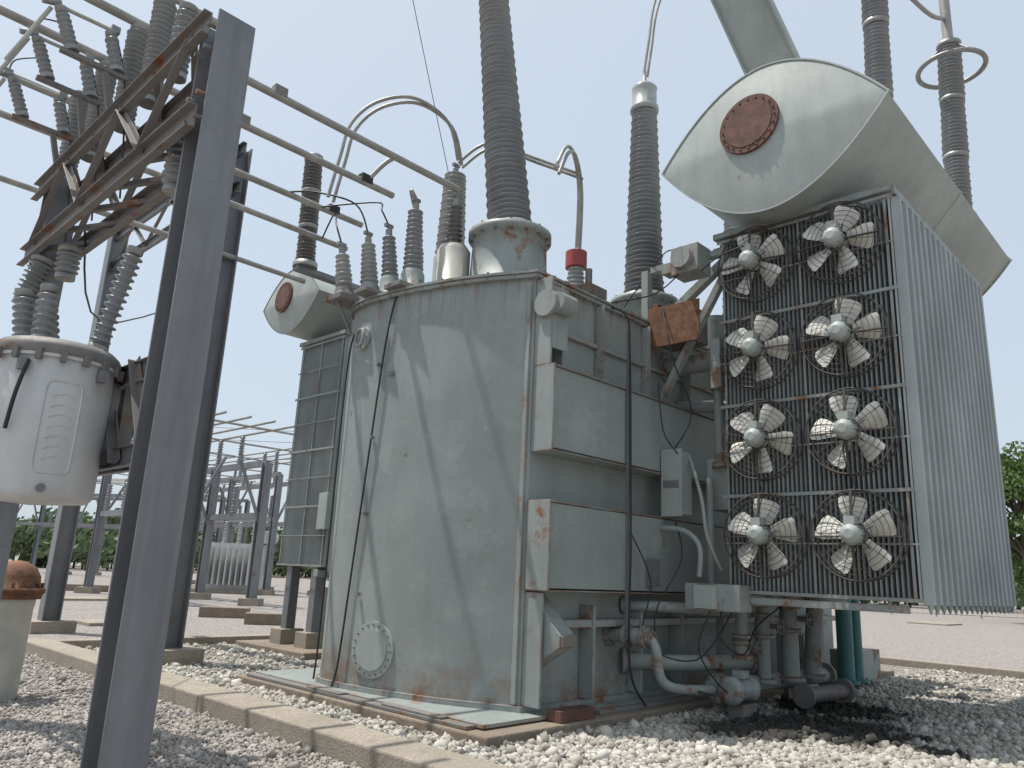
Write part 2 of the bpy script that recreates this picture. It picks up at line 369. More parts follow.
b.flange((-.70,2.62,4.75),(-1,.15,0),.17,.04,'pale',8); b.ring((-.76,2.62,4.75),(-1,.15,0),.12,.02,'paint')
b.tube([(-.55,1.95,5.33),(-.66,1.97,5.28),(-.70,2.08,4.6),(-.72,2.2,3.2),(-.73,2.34,1.6),(-.75,2.42,.5),(-.8,2.44,.18)],.014,'black',6,6)
b.tube([(-.63,2.95,4.9),(-.70,2.95,4.2),(-.70,2.97,1.0),(-.72,2.98,.2)],.013,'black',6,4)
for z in (4.3,3.3,2.3,1.3): b.box((-.71,2.2,z),(.05,.05,.04),'galv')
b.bb(-.06,-.02,.03,.1,.24,5.2,'paint2')
for (s_,t_,z_) in ((-.665,1.95,4.15),(-.672,2.75,3.7)): b.box((s_,t_,z_),(.01,.09,.06),'galv')
b.obj('end_fittings',parent=T)
def bushing(name,s,t,z0,zt,r0,r1,htot,tilt=(0,0),cap=True,parent=T,turR=.56):
    b=B(); p=Vector((s,t,z0)); 
    b.lathe(p,p+Vector((0,0,1)),[(turR*1.08,0),(turR*1.08,.05),(turR,.06),(turR*.96,(zt-z0)*.55),(turR*.94,zt-z0-.16),(turR*1.06,zt-z0-.15),(turR*1.06,zt-z0-.05),(turR*.7,zt-z0)],'paint2',40)
    for a in range(16):
        q=p+Vector((math.cos(a*math.pi/8)*turR*1.0,math.sin(a*math.pi/8)*turR*1.0,zt-z0-.18)); b.cyl(q,q+Vector((0,0,.16)),.018,'rsteel',n=6)
    q=Vector((s,t,zt)); d=Vector((tilt[0],tilt[1],1)).normalized(); 
    b.lathe(q,q+d,[(r0*1.2,-.04),(r0*1.2,.03),(r0*.95,.04),(r0*.9,.1)],'brass',32); q=q+d*.1
    e=q+d*htot; b.porc(q,e,r0,r1,'porc',.083,.74,32)
    if cap: b.lathe(e,e+d,[(r1*.95,0),(r1*1.1,.02),(r1*1.1,.1),(r1*.95,.12),(r1*.95,.45),(r1*1.0,.5),(r1*.6,.6),(.04,.66),(.04,.9)],'porcl',28)
    b.obj(name,parent=parent); return e+d*.9
bushing('hv_bushing',.55,1.05,H+.03,6.36,.33,.21,5.8,(-.02,.13))
tip2=bushing('hv_bushing',3.98,1.08,H+.03,6.38,.36,.24,3.6,(0,0))
bushing('hv_bushing',7.4,1.08,H+.03,6.45,.32,.2,3.3,(0,0))
def lvb(s,t,z0,z1,z2,r,kb='porcl',body=None,br=.2,tilt=(0,0)):
    b=B(); p=Vector((s,t,z0)); d=Vector((tilt[0],tilt[1],1)).normalized()
    b.lathe(p,p+d,[(br*1.15,0),(br*1.15,.05),(br,.06),(br,z1-z0-.08),(br*.8,z1-z0)],body or 'paint2',24)
    q=p+d*(z1-z0); e=q+d*(z2-z1); b.porc(q,e,r,r*.75,kb,.07,.62,22)
    b.cyl(e,e+d*.10,.05,'brass',n=12); b.cyl(e+d*.1,e+d*.2,.025,'brass',n=8)
    b.box(e+d*.17,(.14,.05,.05),'brass'); b.obj('lv_bushing',parent=T); return e+d*.18
l1=lvb(.0,1.62,H+.03,6.1,6.75,.13,'porcd','cream',.24)
l2=lvb(-.35,2.05,H+.03,5.75,6.7,.15,'porc',None,.17,(0,.05))
l3=lvb(-.45,2.4,H+.03,5.7,6.35,.13,'porc',None,.15,(-.05,.1))
l4=lvb(-.55,2.75,H+.03,5.65,6.3,.14,'porcl',None,.15,(-.05,.12))
l5=lvb(-.75,3.1,5.42,5.62,6.15,.14,'porcl','rsteel',.15,(-.08,.15))
l6=lvb(.9,2.75,H+.03,6.6,8.05,.25,'porcl',None,.26)
l7=lvb(2.6,1.5,H+.03,6.25,6.72,.17,'porcl',None,.17)
l8=lvb(.9,3.6,H+.03,6.1,6.9,.15,'porc',None,.18)
b=B(); b.cyl((2.6,1.5,6.62),(2.6,1.5,6.90),.18,'redm'); b.bb(-1.0,-.2,2.85,3.25,5.34,5.42,'rsteel'); b.bb(-.95,.0,2.3,2.6,5.335,5.39,'rsteel'); b.bb(-.8,.2,1.75,2.1,5.332,5.40,'rsteel')
b.beam((-.9,3.05,5.34),(-.66,3.0,4.9),.06,.03,'rsteel'); b.box((3.0,.2,5.55),(.35,.3,.4),'rust'); b.box((3.3,.35,5.45),(.5,.25,.25),'rsteel')
b.cyl((1.3,.2,H),(1.3,.2,H+.55),.05,'rsteel'); b.bb(1.2,1.6,.1,.4,5.45,5.6,'rsteel')
b.cyl((5.2,.4,H),(5.2,.4,H+.9),.35,'paint2'); 
b.obj('top_fittings',parent=T,bevel=.006)
# radiator bank
R0,R1,S0,S1,Z0,Z1=-3.42,-1.22,2.5,6.5,1.52,6.3
def radiator(name,s0,s1,t0,t1,z0,z1,parent,side=-1):
    b=B(); n=int((t1-t0)/.056); seg=max(2,int((s1-s0)/.5)); w=(s1-s0)/seg
    for i in range(n+1):
        t=t0+(t1-t0)*i/n
        for j in range(seg):
            a=s0+j*w; e=a+w-.035; q=[(a,t),(a+.03,t+.012),(e-.03,t+.012),(e,t),(e-.03,t-.012),(a+.03,t-.012)]
            b.prism(q[::-1],z0+.0,z1,'fin')
    m=int((s1-s0)/.235); pt=(s1-s0)/m; tt=t0 if side<0 else t1
    for i in range(m):
        a=s0+.05+pt*i; y=tt+side*.02
        q=[(a,y),(a+.02,y+side*.095),(a+.05,y+side*.11),(a+.075,y+side*.09),(a+.10,y)]
        if side>0: q=q[::-1]
        b.prism(q,z0-.02,z1-.02,'fin'); b.lathe((a+.05,y+side*.05,z0-.12),(a+.05,y+side*.05,z0),[(.006,0),(.03,.07),(.034,.12)],'fin',8)
    for z in (z0+.12,z1-.14):
        for j in range(seg):
            a=s0+(j+.5)*w; b.cyl((a,t0-.04,z),(a,t1+.05,z),.055,'paint',n=14)
    b.obj(name,parent=parent)
    b=B()
    for k in range(9):
        z=z0+.02+(z1-z0-.06)*k/8
        b.beam((s0-.05,t0-.05,z),(s0-.05,t1+.05,z),.012,.04 if k%2==0 else .018,'paint2')
    for t in (t0+.03,(t0+t1)/2,t1-.03): b.beam((s0-.035,t,z0),(s0-.035,t,z1),.03,.012,'paint2')
    b.beam((s0-.02,t0-.05,z1+.06),(s0-.02,t1+.1,z1+.06),.1,.08,'paint2'); b.beam((s1,t0-.05,z1+.06),(s1,t1+.1,z1+.06),.1,.08,'paint2')
    b.beam((s0,t0-.06,z1+.05),(s1,t0-.06,z1+.05),.05,.1,'paint2')
    b.obj(name+'_frame',parent=parent)
radiator('radiator_bank',S0,S1,R0,R1,Z0,Z1,T)
def fan(s,t,z,rot,R=.5,parent=T):
    b=B(); c=Vector((s,t,z))
    for i in range(7):
        r=R*(.26+.74*i/6); dx=-.055*math.cos(r/R*math.pi/2)-.02
        b.ring(c+Vector((dx,0,0)),(1,0,0),r,.0036 if i<6 else .011,'wire',40,5)
    b.ring(c+Vector((.14,0,0)),(1,0,0),R,.010,'wire',40,5)
    for i in range(10):
        a=i*math.pi/5+rot*.3; P=[]
        for q in (.2,.5,.8,1.0): r=R*q; P.append(c+Vector((-.055*math.cos(q*math.pi/2)-.02,r*math.cos(a),r*math.sin(a))))
        P.append(c+Vector((.14,R*math.cos(a),R*math.sin(a)))); b.tube(P,.004,'wire',5)
    # motor body on the face of the guard, with its ribs and terminal box
    b.lathe(c+Vector((-.24,0,0)),c+Vector((.1,0,0)),[(.05,0),(.095,.02),(.11,.05),(.11,.22),(.09,.25),(.06,.28)],'pale',24)
    for i in range(8):
        a=i*math.pi/4; e=Vector((0,math.cos(a),math.sin(a))); b.beam(c+e*.115+Vector((-.19,0,0)),c+e*.115+Vector((-.04,0,0)),.02,.012,'pale')
    b.box(c+Vector((-.12,0,.15)),(.15,.12,.09),'pale')
    for sg in (-1,1): b.beam(c+Vector((-.07,sg*.09,-.02)),c+Vector((-.03,sg*R,-.02)),.03,.012,'wire'); b.beam(c+Vector((-.07,.02,sg*.09)),c+Vector((-.03,.02,sg*R)),.03,.012,'wire')
    b.lathe(c+Vector((.0,0,0)),c+Vector((.06,0,0)),[(.09,0),(.10,.02),(.10,.05),(.05,.06)],'blade',20)
    for i in range(5):
        a=rot+i*2*math.pi/5; er=Vector((0,math.cos(a),math.sin(a))); et=Vector((0,-math.sin(a),math.cos(a))); ex=Vector((1,0,0)); g=[];nu,nv=7,9
        for th_ in (0,.008):
            for iu in range(nu):
                u=iu/(nu-1); r=.13+(.43-.13)*u; wd=.085+.062*min(1,u*1.5); pit=math.radians(34-12*u)
                for iv in range(nv):
                    v=iv/(nv-1)*2-1
                    rr=r-(.035*abs(v)**5*u*u)-.03*v*u
                    cam=.03*(1-v*v)
                    o=er*rr+et*(v*wd*math.cos(pit)+.03*u)+ex*(v*wd*math.sin(pit)-cam+th_+.02)
                    g.append(c+o)
        fs=[]
        for L in range(2):
            for iu in range(nu-1):
                for iv in range(nv-1):
                    q=L*nu*nv+iu*nv+iv; f=(q,q+1,q+nv+1,q+nv); fs.append(f if L else f[::-1])
        b.add(g,fs,'blade',True)
        b.beam(c+er*.05+ex*.0,c+er*.22+ex*.0,.05,.015,'galv')
    b.obj('cooling_fan',parent=parent)
for i,z in enumerate((2.22,3.40,4.57,5.77)):
    for j,t in enumerate((-1.77,-2.87)): fan(2.3,t,z,random.uniform(0,1.2))
# conservator
def conservator(s0,s1,t,z,a,h,parent,dz=.2,dr=.42,dome=.10):
    b=B(); n=30
    def arc(sg): return [(-a+2*a*i/n, sg*h*(1-abs((-a+2*a*i/n)/a)**1.95)) for i in range(n+1)]
    def strip(rows,L,k,sm=True,closed=False):
        m=len(L); vs=[(s0+ds,t+y*q,z+zz*q) for ds,q in rows for y,zz in L]; mm=m if closed else m-1
        b.add(vs,[(i*m+j,(i+1)*m+j,(i+1)*m+(j+1)%m,i*m+(j+1)%m) for i in range(len(rows)-1) for j in range(mm)],k,sm)
    Ls=s1-s0
    for sg in (1,-1):
        L=arc(sg) if sg>0 else arc(sg)[::-1]
        strip([(0.0,1.0),(Ls,1.0)],L,'pale')
        for ds,q in ((-.012,1.02),(Ls*.5,1.008),(Ls-.03,1.02)):
            for r in ([(ds,1.0),(ds,q)],[(ds,q),(ds+.03,q)],[(ds+.03,q),(ds+.03,1.0)]): strip(r,L,'pale')
    loop=arc(1)+arc(-1)[::-1][1:-1]
    rows=[(-dome*math.cos(q*math.pi/2),q) for q in (.02,.15,.3,.45,.6,.75,.88,1.0)]
    strip(rows,loop,'pale',True,True); strip([(Ls,1.0),(Ls+dome*.5,.7),(Ls+dome,.02)],loop,'pale',True,True)
    b.obj('conservator_tank',parent=parent)
    b=B(); c=Vector((s0-dome*.96,t+.1*a,z+dz)); ax=Vector((-1,0.03,.04)).normalized()
    b.flange(c,ax,dr,.05,'rustred',20,'rust',44); b.cyl(c,c+ax*.034,dr*.80,'rustred',n=44)
    b.obj('conservator_cover',parent=parent)
conservator(2.0,8.3,-2.12,7.36,1.54,1.04,T)
b=B()
for s_ in (2.9,5.6):
    b.bb(s_-.1,s_+.1,-2.9,-1.4,6.3,6.62,'paint2'); b.bb(s_-.25,s_+.25,-3.3,-1.0,6.24,6.3,'paint2')
b.bb(2.5,7.8,-1.3,-1.18,6.1,6.26,'paint2')
for s_ in (2.6,6.6):
    b.beam((s_,0,5.2),(s_,-1.3,6.1),.12,.12,'paint2'); b.beam((s_,0,3.9),(s_,-1.3,6.0),.1,.1,'paint2'); b.beam((s_,-.0,6.18),(s_,-1.3,6.18),.12,.1,'paint2')
    b.beam((s_,.1,5.3),(s_,.1,6.2),.12,.12,'paint2')
b.cyl((3.4,-1.9,6.2),(3.4,-1.9,6.7),.14,'black')
b.obj('conservator_supports',parent=T,bevel=.006)
# piping
b=B()
def pipe(pts,r,k='paint',fl=True,res=5):
    b.tube(pts,r,k,18,res)
    if fl:
        for q,w in ((0,1),(-1,-2)): b.flange(pts[q],Vector(pts[w])-Vector(pts[q]),r*1.6,.05,k,10,'rsteel',24)
def valve(c,r,ax=(0,0,1)):
    c=Vector(c); ax=Vector(ax); b.lathe(c-ax*r*1.2,c+ax*r*1.2,[(r*.6,0),(r*.95,r*.5),(r*1.05,r*1.2),(r*.95,r*1.9),(r*.6,r*2.4)],'paint',20)
    for sg in (-1,1): b.flange(c+ax*sg*r*1.25,ax,r*1.35,.035,'paint2',8,'rsteel',20)
    b.cyl(c,c+Vector((-.0,-r*2.3,0)),r*.28,'rsteel',n=10); b.ring(c+Vector((0,-r*2.3,0)),(0,1,0),r*.8,.012,'rsteel',20,6); b.beam(c+Vector((-r*.8,-r*2.3,0)),c+Vector((r*.8,-r*2.3,0)),.015,.015,'rsteel')
pipe([(3.0,0,4.75),(3.0,-.6,4.75),(3.0,-1.15,4.75)],.15,'paint2')
pipe([(3.3,0,4.2),(3.3,-.5,4.15),(3.4,-1.0,4.1)],.09)
pipe([(2.9,-.9,4.3),(2.9,-.9,3.2)],.07,'paint2')
b.cyl((2.7,-.85,1.6),(2.7,-.85,3.0),.05,'paint'); 
b.tube([(2.3,-.02,2.3),(2.3,-.6,2.3),(2.3,-.9,2.1),(2.3,-.9,1.7)],.035,'paint',12,5)
b.tube([(2.6,-.6,3.3),(2.2,-1.0,2.7),(2.25,-1.05,2.2),(2.5,-1.1,1.8)],.025,'paint',8,6)
b.bb(2.2,2.5,-1.5,-.75,1.3,1.62,'paint2'); b.bb(2.15,2.2,-1.2,-.9,1.32,1.6,'pale')
b.bb(2.5,6.4,-1.2,-1.08,1.35,1.5,'paint2'); b.bb(2.45,2.55,-3.3,-1.1,1.40,1.48,'paint2')
pipe([(1.6,-.02,.95),(1.6,-.3,.95)],.09,'paint2'); valve((1.6,-.42,.95),.10,(0,1,0))
b.tube([(1.6,-.5,.95),(1.62,-.62,.92),(1.65,-.68,.8),(1.66,-.7,.6),(1.75,-.72,.44),(2.0,-.8,.36),(2.5,-.95,.34)],.06,'paint2',16,5)
pipe([(1.9,-.02,.62),(2.4,-.55,.62),(3.6,-.9,.62)],.10,'paint2')
pipe([(2.6,-.98,.36),(3.3,-1.0,.36),(5.6,-1.1,.36)],.11,'paint2')
pipe([(3.6,-1.1,1.45),(3.6,-1.1,.4)],.09,'paint2'); pipe([(4.2,-1.2,1.6),(4.2,-1.2,.4)],.12,'paint2'); pipe([(4.9,-1.3,1.5),(4.9,-1.2,.4)],.12,'paint2')
pipe([(3.0,-1.1,1.45),(3.0,-1.1,.9)],.08,'paint2'); valve((3.0,-1.1,.85),.1); valve((3.6,-1.1,1.1),.11); valve((4.2,-1.2,1.2),.13)
b.lathe((2.45,-1.2,.36),(3.1,-1.2,.36),[(.1,0),(.17,.02),(.17,.07),(.13,.09),(.13,.4),(.17,.42),(.17,.48),(.1,.5)],'paint2',28)
b.bb(2.6,2.95,-1.3,-1.1,.0,.2,'rsteel'); b.box((2.75,-1.2,.54),(.18,.14,.1),'paint2')
pipe([(3.9,-1.5,.24),(5.0,-1.6,.24)],.10,'rsteel')
pipe([(1.9,0,1.3),(2.3,-.5,1.3),(3.4,-.9,1.25)],.07,'paint2')
pipe([(7.0,-.9,2.6),(7.0,-.9,.15)],.13,'teal'); pipe([(7.45,-.9,2.6),(7.45,-.9,.15)],.11,'teal')
b.bb(7.6,8.6,-.9,-.4,.11,.6,'paint2'); b.bb(5.6,6.3,-.8,-.35,.12,.9,'paint2')
for s_,t_ in ((3.1,-.75),(5.0,-.8),(6.3,-.8)): b.bb(s_,s_+.08,t_,t_+.08,.0,1.4,'galv')
b.obj('oil_piping',parent=T)
b=B()
b.bb(2.35,2.62,-.62,-.34,2.5,3.35,'pale'); b.bb(2.32,2.35,-.64,-.32,2.47,3.38,'pale'); b.bb(2.31,2.32,-.6,-.36,2.85,2.95,'galv')
b.bb(2.9,3.4,-1.0,-.7,2.6,3.3,'pale'); b.bb(2.0,2.35,-1.12,-.7,5.75,6.15,'paint2'); b.cyl((1.9,-.9,5.95),(2.0,-.9,5.95),.15,'paint'); b.bb(2.0,2.2,-.7,-.55,5.8,5.95,'paint2')
b.bb(2.4,2.42,-.9,-.05,4.9,5.5,'rust'); b.bb(2.42,2.9,-.75,-.15,4.95,5.45,'rsteel'); b.bb(1.5,1.54,-.35,-.31,.9,4.9,'galv')
b.bb(2.5,2.7,-1.15,-1.0,4.2,4.9,'paint2'); b.bb(1.95,2.1,-.45,-.32,1.55,1.9,'galv')
b.obj('control_cabinets',parent=T,bevel=.01)
b=B()
def cable(p,r=.010,k='black'): b.tube(p,r,k,6,6)
cable([(1.5,-.0,5.3),(1.52,-.3,5.1),(1.5,-.37,4.5),(1.52,-.38,3),(1.5,-.40,1.9),(1.5,-.4,.6),(1.7,-.5,.15)],.014)
cable([(1.5,-.05,5.35),(1.9,-.5,5.5),(2.1,-.85,5.85)]); cable([(2.4,-.3,5.5),(2.2,-.6,4.6),(2.5,-.7,3.9),(2.4,-.5,3.4)])
cable([(2.4,-.5,2.4),(2.2,-.7,1.9),(1.9,-.5,1.2),(2.0,-.6,.5),(2.3,-1.1,.3)])
cable([(1.5,-.4,2.2),(1.8,-.5,1.6),(1.65,-.5,.9),(2.2,-.9,.7),(2.4,-1.3,1.3)])
cable([(2.2,-1.1,1.3),(2.1,-1.0,.8),(2.5,-1.2,.3),(2.9,-1.5,.25)])
cable([(2.2,-.36,4.3),(2.1,-.5,3.6),(2.3,-.6,3.3)],.009)
cable([(2.3,-1.2,1.3),(2.15,-1.25,1.0),(2.45,-1.4,.8),(3.0,-1.3,1.1),(3.4,-1.5,1.4)])
for j,t in enumerate((-1.77,-2.87)):
    for z in (2.22,3.4,4.57): cable([(2.12,t,z+.15),(2.2,t-.06,z+.5),(2.18,t+.03,z+.85),(2.12,t,z+1.05)],.007)
cable([(2.1,-1.1,5.75),(2.1,-1.4,5.9),(2.1,-1.75,5.95)]); cable([(3.0,.8,5.9),(2.4,-.3,6.3),(2.05,-.8,6.1)])
b.obj('control_cables',parent=T)
b=B()
def arr(p,q,r,k='porc'):
    p=Vector(p);q=Vector(q);d=(q-p).normalized(); L=(q-p).length
    b.lathe(p,q,[(r*1.2,-.1),(r*1.2,0),(r*.8,.01)],'brass',20); n=3
    for i in range(n):
        a=p+d*(L*i/n+.04); e=p+d*(L*(i+1)/n-.06); b.porc(a,e,r,r*.92,k,.07,.68,24); b.lathe(e,e+d*.1,[(r*.8,0),(r*.95,.01),(r*.95,.09),(r*.8,.1)],'brass',20)
arr((7.6,-3.1,8.1),(7.7,-3.2,11.6),.22); b.ring((7.7,-3.2,11.1),(0,0,1),.55,.045,'brass',48,10)
for a in range(3):
    c_,s2=math.cos(a*2.1),math.sin(a*2.1); b.tube([(7.7+.2*c_,-3.2+.2*s2,11.5),(7.7+.55*c_,-3.2+.55*s2,11.1)],.02,'brass',6)
b.cyl((7.7,-3.2,11.6),(7.7,-3.2,14.0),.09,'alu'); b.bb(7.3,7.9,-3.3,-2.2,7.98,8.06,'paint2'); b.beam((7.6,-3.2,8.0),(7.6,-2.4,7.6),.1,.1,'paint2')
b.beam((7.6,-3.15,7.98),(7.6,-2.6,7.0),.08,.08,'paint2')
b.obj('surge_arrester',parent=T)
b=B(); arr((5.6,-2.5,8.3),(5.6,-2.6,12.5),.22); b.bb(5.3,5.9,-2.8,-2.2,8.18,8.24,'paint2'); b.obj('surge_arrester',parent=T)
b=B()
p0=FR.inverted()@Vector((3.95,9.6,7.9)); p1=FR.inverted()@Vector((2.55,9.35,11.2))
b.sect(p0,p1,[(-.33,-.05),(.33,-.05),(.33,.05),(-.33,.05)],'pale',up=(-1,0,0)); b.sect(p0,p1,[(-.36,-.12),(-.33,-.12),(-.33,.12),(-.36,.12)],'pale',up=(-1,0,0)); b.sect(p0,p1,[(.33,-.12),(.36,-.12),(.36,.12),(.33,.12)],'pale',up=(-1,0,0))
b.obj('relief_vent_duct',parent=T)

# conductors
b=B()
def duo(P,r=.028,off=.11,k='alu'):
    for o in (0,off): b.tube([(p[0]+o,p[1]+o*.2,p[2]-o*.3) for p in P],r,k,8,6)
duo([(-1.1,3.3,7.0),(-1.0,3.25,7.7),(-.9,3.2,8.3),(-.6,3.0,8.75),(-.1,2.7,8.95),(.5,2.55,8.75),(.85,2.65,8.25)])
duo([(.9,2.7,8.25),(1.2,2.3,8.6),(1.9,1.9,8.5),(2.4,1.3,8.2)],.026)
duo([(1.2,.8,7.6),(1.6,.95,8.2),(2.1,1.2,8.4),(2.5,1.4,8.0),(2.6,1.5,7.0)],.03)
duo([(3.98,1.08,11.0),(4.0,1.0,11.6),(4.1,.9,12.6),(4.4,.5,14.0)],.026,.14)
for L_,tt in ((l1,1.6),(l2,2.5)): b.tube([L_,(L_.x-.1,L_.y,L_.z+.1),(-.1,tt,7.02)],.03,'alu',8,5)
b.tube([l3,(-.6,2.6,6.75),(-.5,2.9,7.02),(-1.0,3.7,7.0)],.014,'black',6,6); b.tube([l4,(-.8,3.0,6.9),(-1.2,3.5,7.1),(-1.6,3.7,7.0)],.014,'black',6,6)
b.tube([l5,(-.9,3.3,6.6),(-.6,3.9,7.1),(-.3,4.7,7.0)],.014,'black',6,6)
b.tube([(-1.0,2.5,7.0),(-.7,2.3,7.45),(-.5,2.0,7.3),(.0,1.6,7.0)],.035,'alu',8,6); b.tube([(5.6,-2.6,12.4),(6.2,-2.9,12.0),(7.0,-3.1,11.9),(7.7,-3.2,12.2)],.04,'alu',8,6)
b.box((-1.0,2.5,7.05),(.18,.12,.12),'black'); b.box((-.75,3.7,7.05),(.18,.12,.12),'black')
b.obj('conductor_jumpers')
b=B()
for t,e,st in ((1.6,0.0,-11),(2.5,-.5,-11),(3.7,-.2,-11),(4.7,0.2,-11),(6.7,.6,-9)):
    b.cyl((st,t,7.0),(e,t,7.0),.048,'alu',n=12)
b.cyl((-12,.95,7.0),(-3.6,.95,7.0),.035,'alu',n=12)
for t in (1.6,2.5,3.7): b.box((-2.9,t,7.06),(.16,.1,.12),'rsteel')
b.obj('busbar_tubes')

# ------------------------------------------------------------------ gantry
GS=-4.5
b=B()
for t in (-.67,3.31):
    b.ibeam((GS,t,0),(GS,t,5.78),.30,.30,'galv',up=(0,1,0),t=.02)
    b.bb(GS-.25,GS+.25,t-.25,t+.25,0,.03,'galv')
for z in (5.66,4.85):
    for ds in (-.17,.17):
        b.chan((GS+ds,-.75,z),(GS+ds,3.6,z),.07,.2,'rsteel',up=(0,0,1))
nseg=5
for i in range(nseg):
    t0=-.5+3.7*i/nseg; t1=-.5+3.7*(i+1)/nseg
    za,zb=(4.9,5.6) if i%2 else (5.6,4.9)
    for ds in (-.19,.19): b.angle((GS+ds,t0,za),(GS+ds,t1,zb),.065,'rsteel')
    b.angle((GS-.17,t0,5.68),(GS+.17,t1,5.68),.05,'rsteel'); b.angle((GS-.17,t1,4.84),(GS+.17,t0,4.84),.05,'rsteel')
for ds in (0.0,.14): 
    b.chan((GS+ds,-.52,3.0),(GS+ds,3.16,3.0),.05,.18,'galv',up=(0,0,1)); b.chan((GS+ds,-.52,2.35),(GS+ds,3.16,2.35),.05,.16,'galv',up=(0,0,1))
for t in (-.45,.1,.7): b.angle((GS-.02,t,2.3),(GS-.02,t+.5,3.1),.07,'rsteel'); b.angle((GS+.12,t+.5,2.3),(GS+.12,t,3.1),.06,'rsteel')
for t in (-.2,.3,2.5): b.bb(GS+.02,GS+.12,t,t+.10,2.3,3.1,'rsteel')
for z in (2.45,2.9,2.67): b.box((GS-.06,-.48,z),(.12,.06,.1),'rust')
for z in (4.85,5.05,5.45,5.65):
    for dt in (-.08,.08): b.cyl((GS-.2,-.67+dt,z),(GS-.13,-.67+dt,z),.02,'rsteel',n=6)
b.obj('steel_gantry',FR,bevel=.003)
b=B()
def post(p,q,r,k='porc',cap=True,n=20):
    p=Vector(p);q=Vector(q);d=(q-p).normalized(); b.lathe(p,q,[(r*.95,0),(r*.95,.05),(r*.55,.06)],'brass',16)
    b.porc(p+d*.06,q-d*.06,r,r,k,.055,.6,n); b.lathe(q-d*.06,q,[(r*.55,0),(r*.8,.01),(r*.8,.06)],'brass',16)
for t in (1.6,2.5,3.35): post((GS,t,5.78),(GS,t,6.95),.115,'porc')
post((GS,.95,5.78),(GS,.95,6.95),.11); post((GS,-.1,5.0),(GS,-.1,4.5),.12); post((GS,.35,5.78),(GS,.3,6.5),.10)
post((GS,2.55,4.75),(GS,2.55,4.4),.12); post((GS-.1,3.1,4.75),(GS-.2,3.2,4.2),.12)
b.obj('post_insulator')
for i,(t,zz) in enumerate(((1.35,6.35),(2.1,6.4),(2.9,6.3))):
    b=B(); s_=-5.1
    post((s_,t,zz-.15),(s_-.15,t+.08,zz+.28),.065); post((s_+.4,t,zz-.15),(s_+.3,t+.08,zz+.28),.065)
    b.beam((s_-.1,t,zz-.18),(s_+.5,t,zz-.18),.06,.04,'rsteel'); b.beam((s_+.3,t,zz-.2),(GS-.2,t,5.75),.05,.05,'rsteel')
    b.cyl((s_-.2,t+.09,zz+.3),(s_+.34,t+.09,zz+.32),.02,'cream'); b.cyl((s_-.3,t+.09,zz+.28),(s_-.15,t+.09,zz+.33),.03,'brass')
    b.cyl((s_-.45,t+.2,zz-.4),(s_-.22,t+.1,zz+.25),.02,'cream'); b.box((s_-.2,t+.09,zz+.34),(.08,.05,.07),'brass'); b.box((s_+.34,t+.09,zz+.34),(.08,.05,.07),'brass')
    b.tube([(s_-.2,t+.09,zz+.33),(s_-.15,t+.15,zz+.55),(s_+.1,t+.1,7.0)],.009,'black',6,6); b.tube([(s_+.34,t+.09,zz+.33),(s_+.5,t,zz-.3),(s_+.6,t-.1,4.9)],.009,'black',6,6)
    b.obj('fuse_cutout')
# instrument transformer (white can)
b=B(); CS,CT=-4.97,.40; c=Vector((CS,CT,0)); z0,z1=1.99,3.12; r=.405
b.lathe(c+Vector((0,0,z0)),c+Vector((0,0,z1)),[(.02,-.03),(r*.9,0),(r*.97,.03),(r,.08),(r,z1-z0-.12),(r*.98,z1-z0-.1)],'white',48)
b.lathe(c+Vector((0,0,z1-.1)),c+Vector((0,0,z1)),[(r*1.07,0),(r*1.08,.02),(r*1.08,.06),(r*1.05,.085),(r*.95,.12),(r*.3,.16),(.02,.17)],'rsteel',48)
b.lathe(c+Vector((0,0,z1-.125)),c+Vector((0,0,z1)),[(r*1.06,0),(r*1.06,.024)],'white',48)
for a in range(18): q=c+Vector((math.cos(a*.349)*r*1.1,math.sin(a*.349)*r*1.1,z1-.12)); b.box(q,(.04,.04,.08),'rsteel',Matrix.Rotation(a*.349,3,'Z'))
fa=math.atan2(-6.06-CT,-6.6-CS)
def onwall(da,z,e): a=fa+da; return c+Vector((math.cos(a)*(r+e),math.sin(a)*(r+e),z))
loop=[]
for q in range(41):
    a=q/40*2*math.pi; loop.append(onwall(.30*math.copysign(abs(math.cos(a))**.25,math.cos(a))+.2,2.50+.33*math.copysign(abs(math.sin(a))**.25,math.sin(a)),.0))
b.tube(loop,.009,'white',8)
for i in range(7): b.tube([onwall(.02,2.26+i*.075,.0),onwall(.2,2.29+i*.075,.0),onwall(.38,2.26+i*.075,.0)],.007,'white',6,3)
for i,(ds,dt,hh) in enumerate(((.2,-.18,.9),(-.15,-.05,.5),(.0,.25,.5),(-.2,.2,.5))):
    post(c+Vector((ds,dt,z1+.03)),c+Vector((ds+(.12,.0,-.05,-.05)[i],dt+(-.12,.05,.15,.1)[i],z1+hh)),.078,'porc')
b.tube([onwall(-.42,2.95,.03),onwall(-.47,2.7,.07),onwall(-.57,2.45,.03)],.014,'black',6,5)
b.bb(CS+.3,GS-.02,CT-.1,CT+.1,2.3,2.95,'galv')
b.cyl(onwall(.1,2.06,.0),onwall(.1,2.06,.05),.03,'galv',n=10)
for da in (-.5,.75): b.box(onwall(da,2.92,.03),(.06,.06,.09),'galv')
b.obj('instrument_transformer')

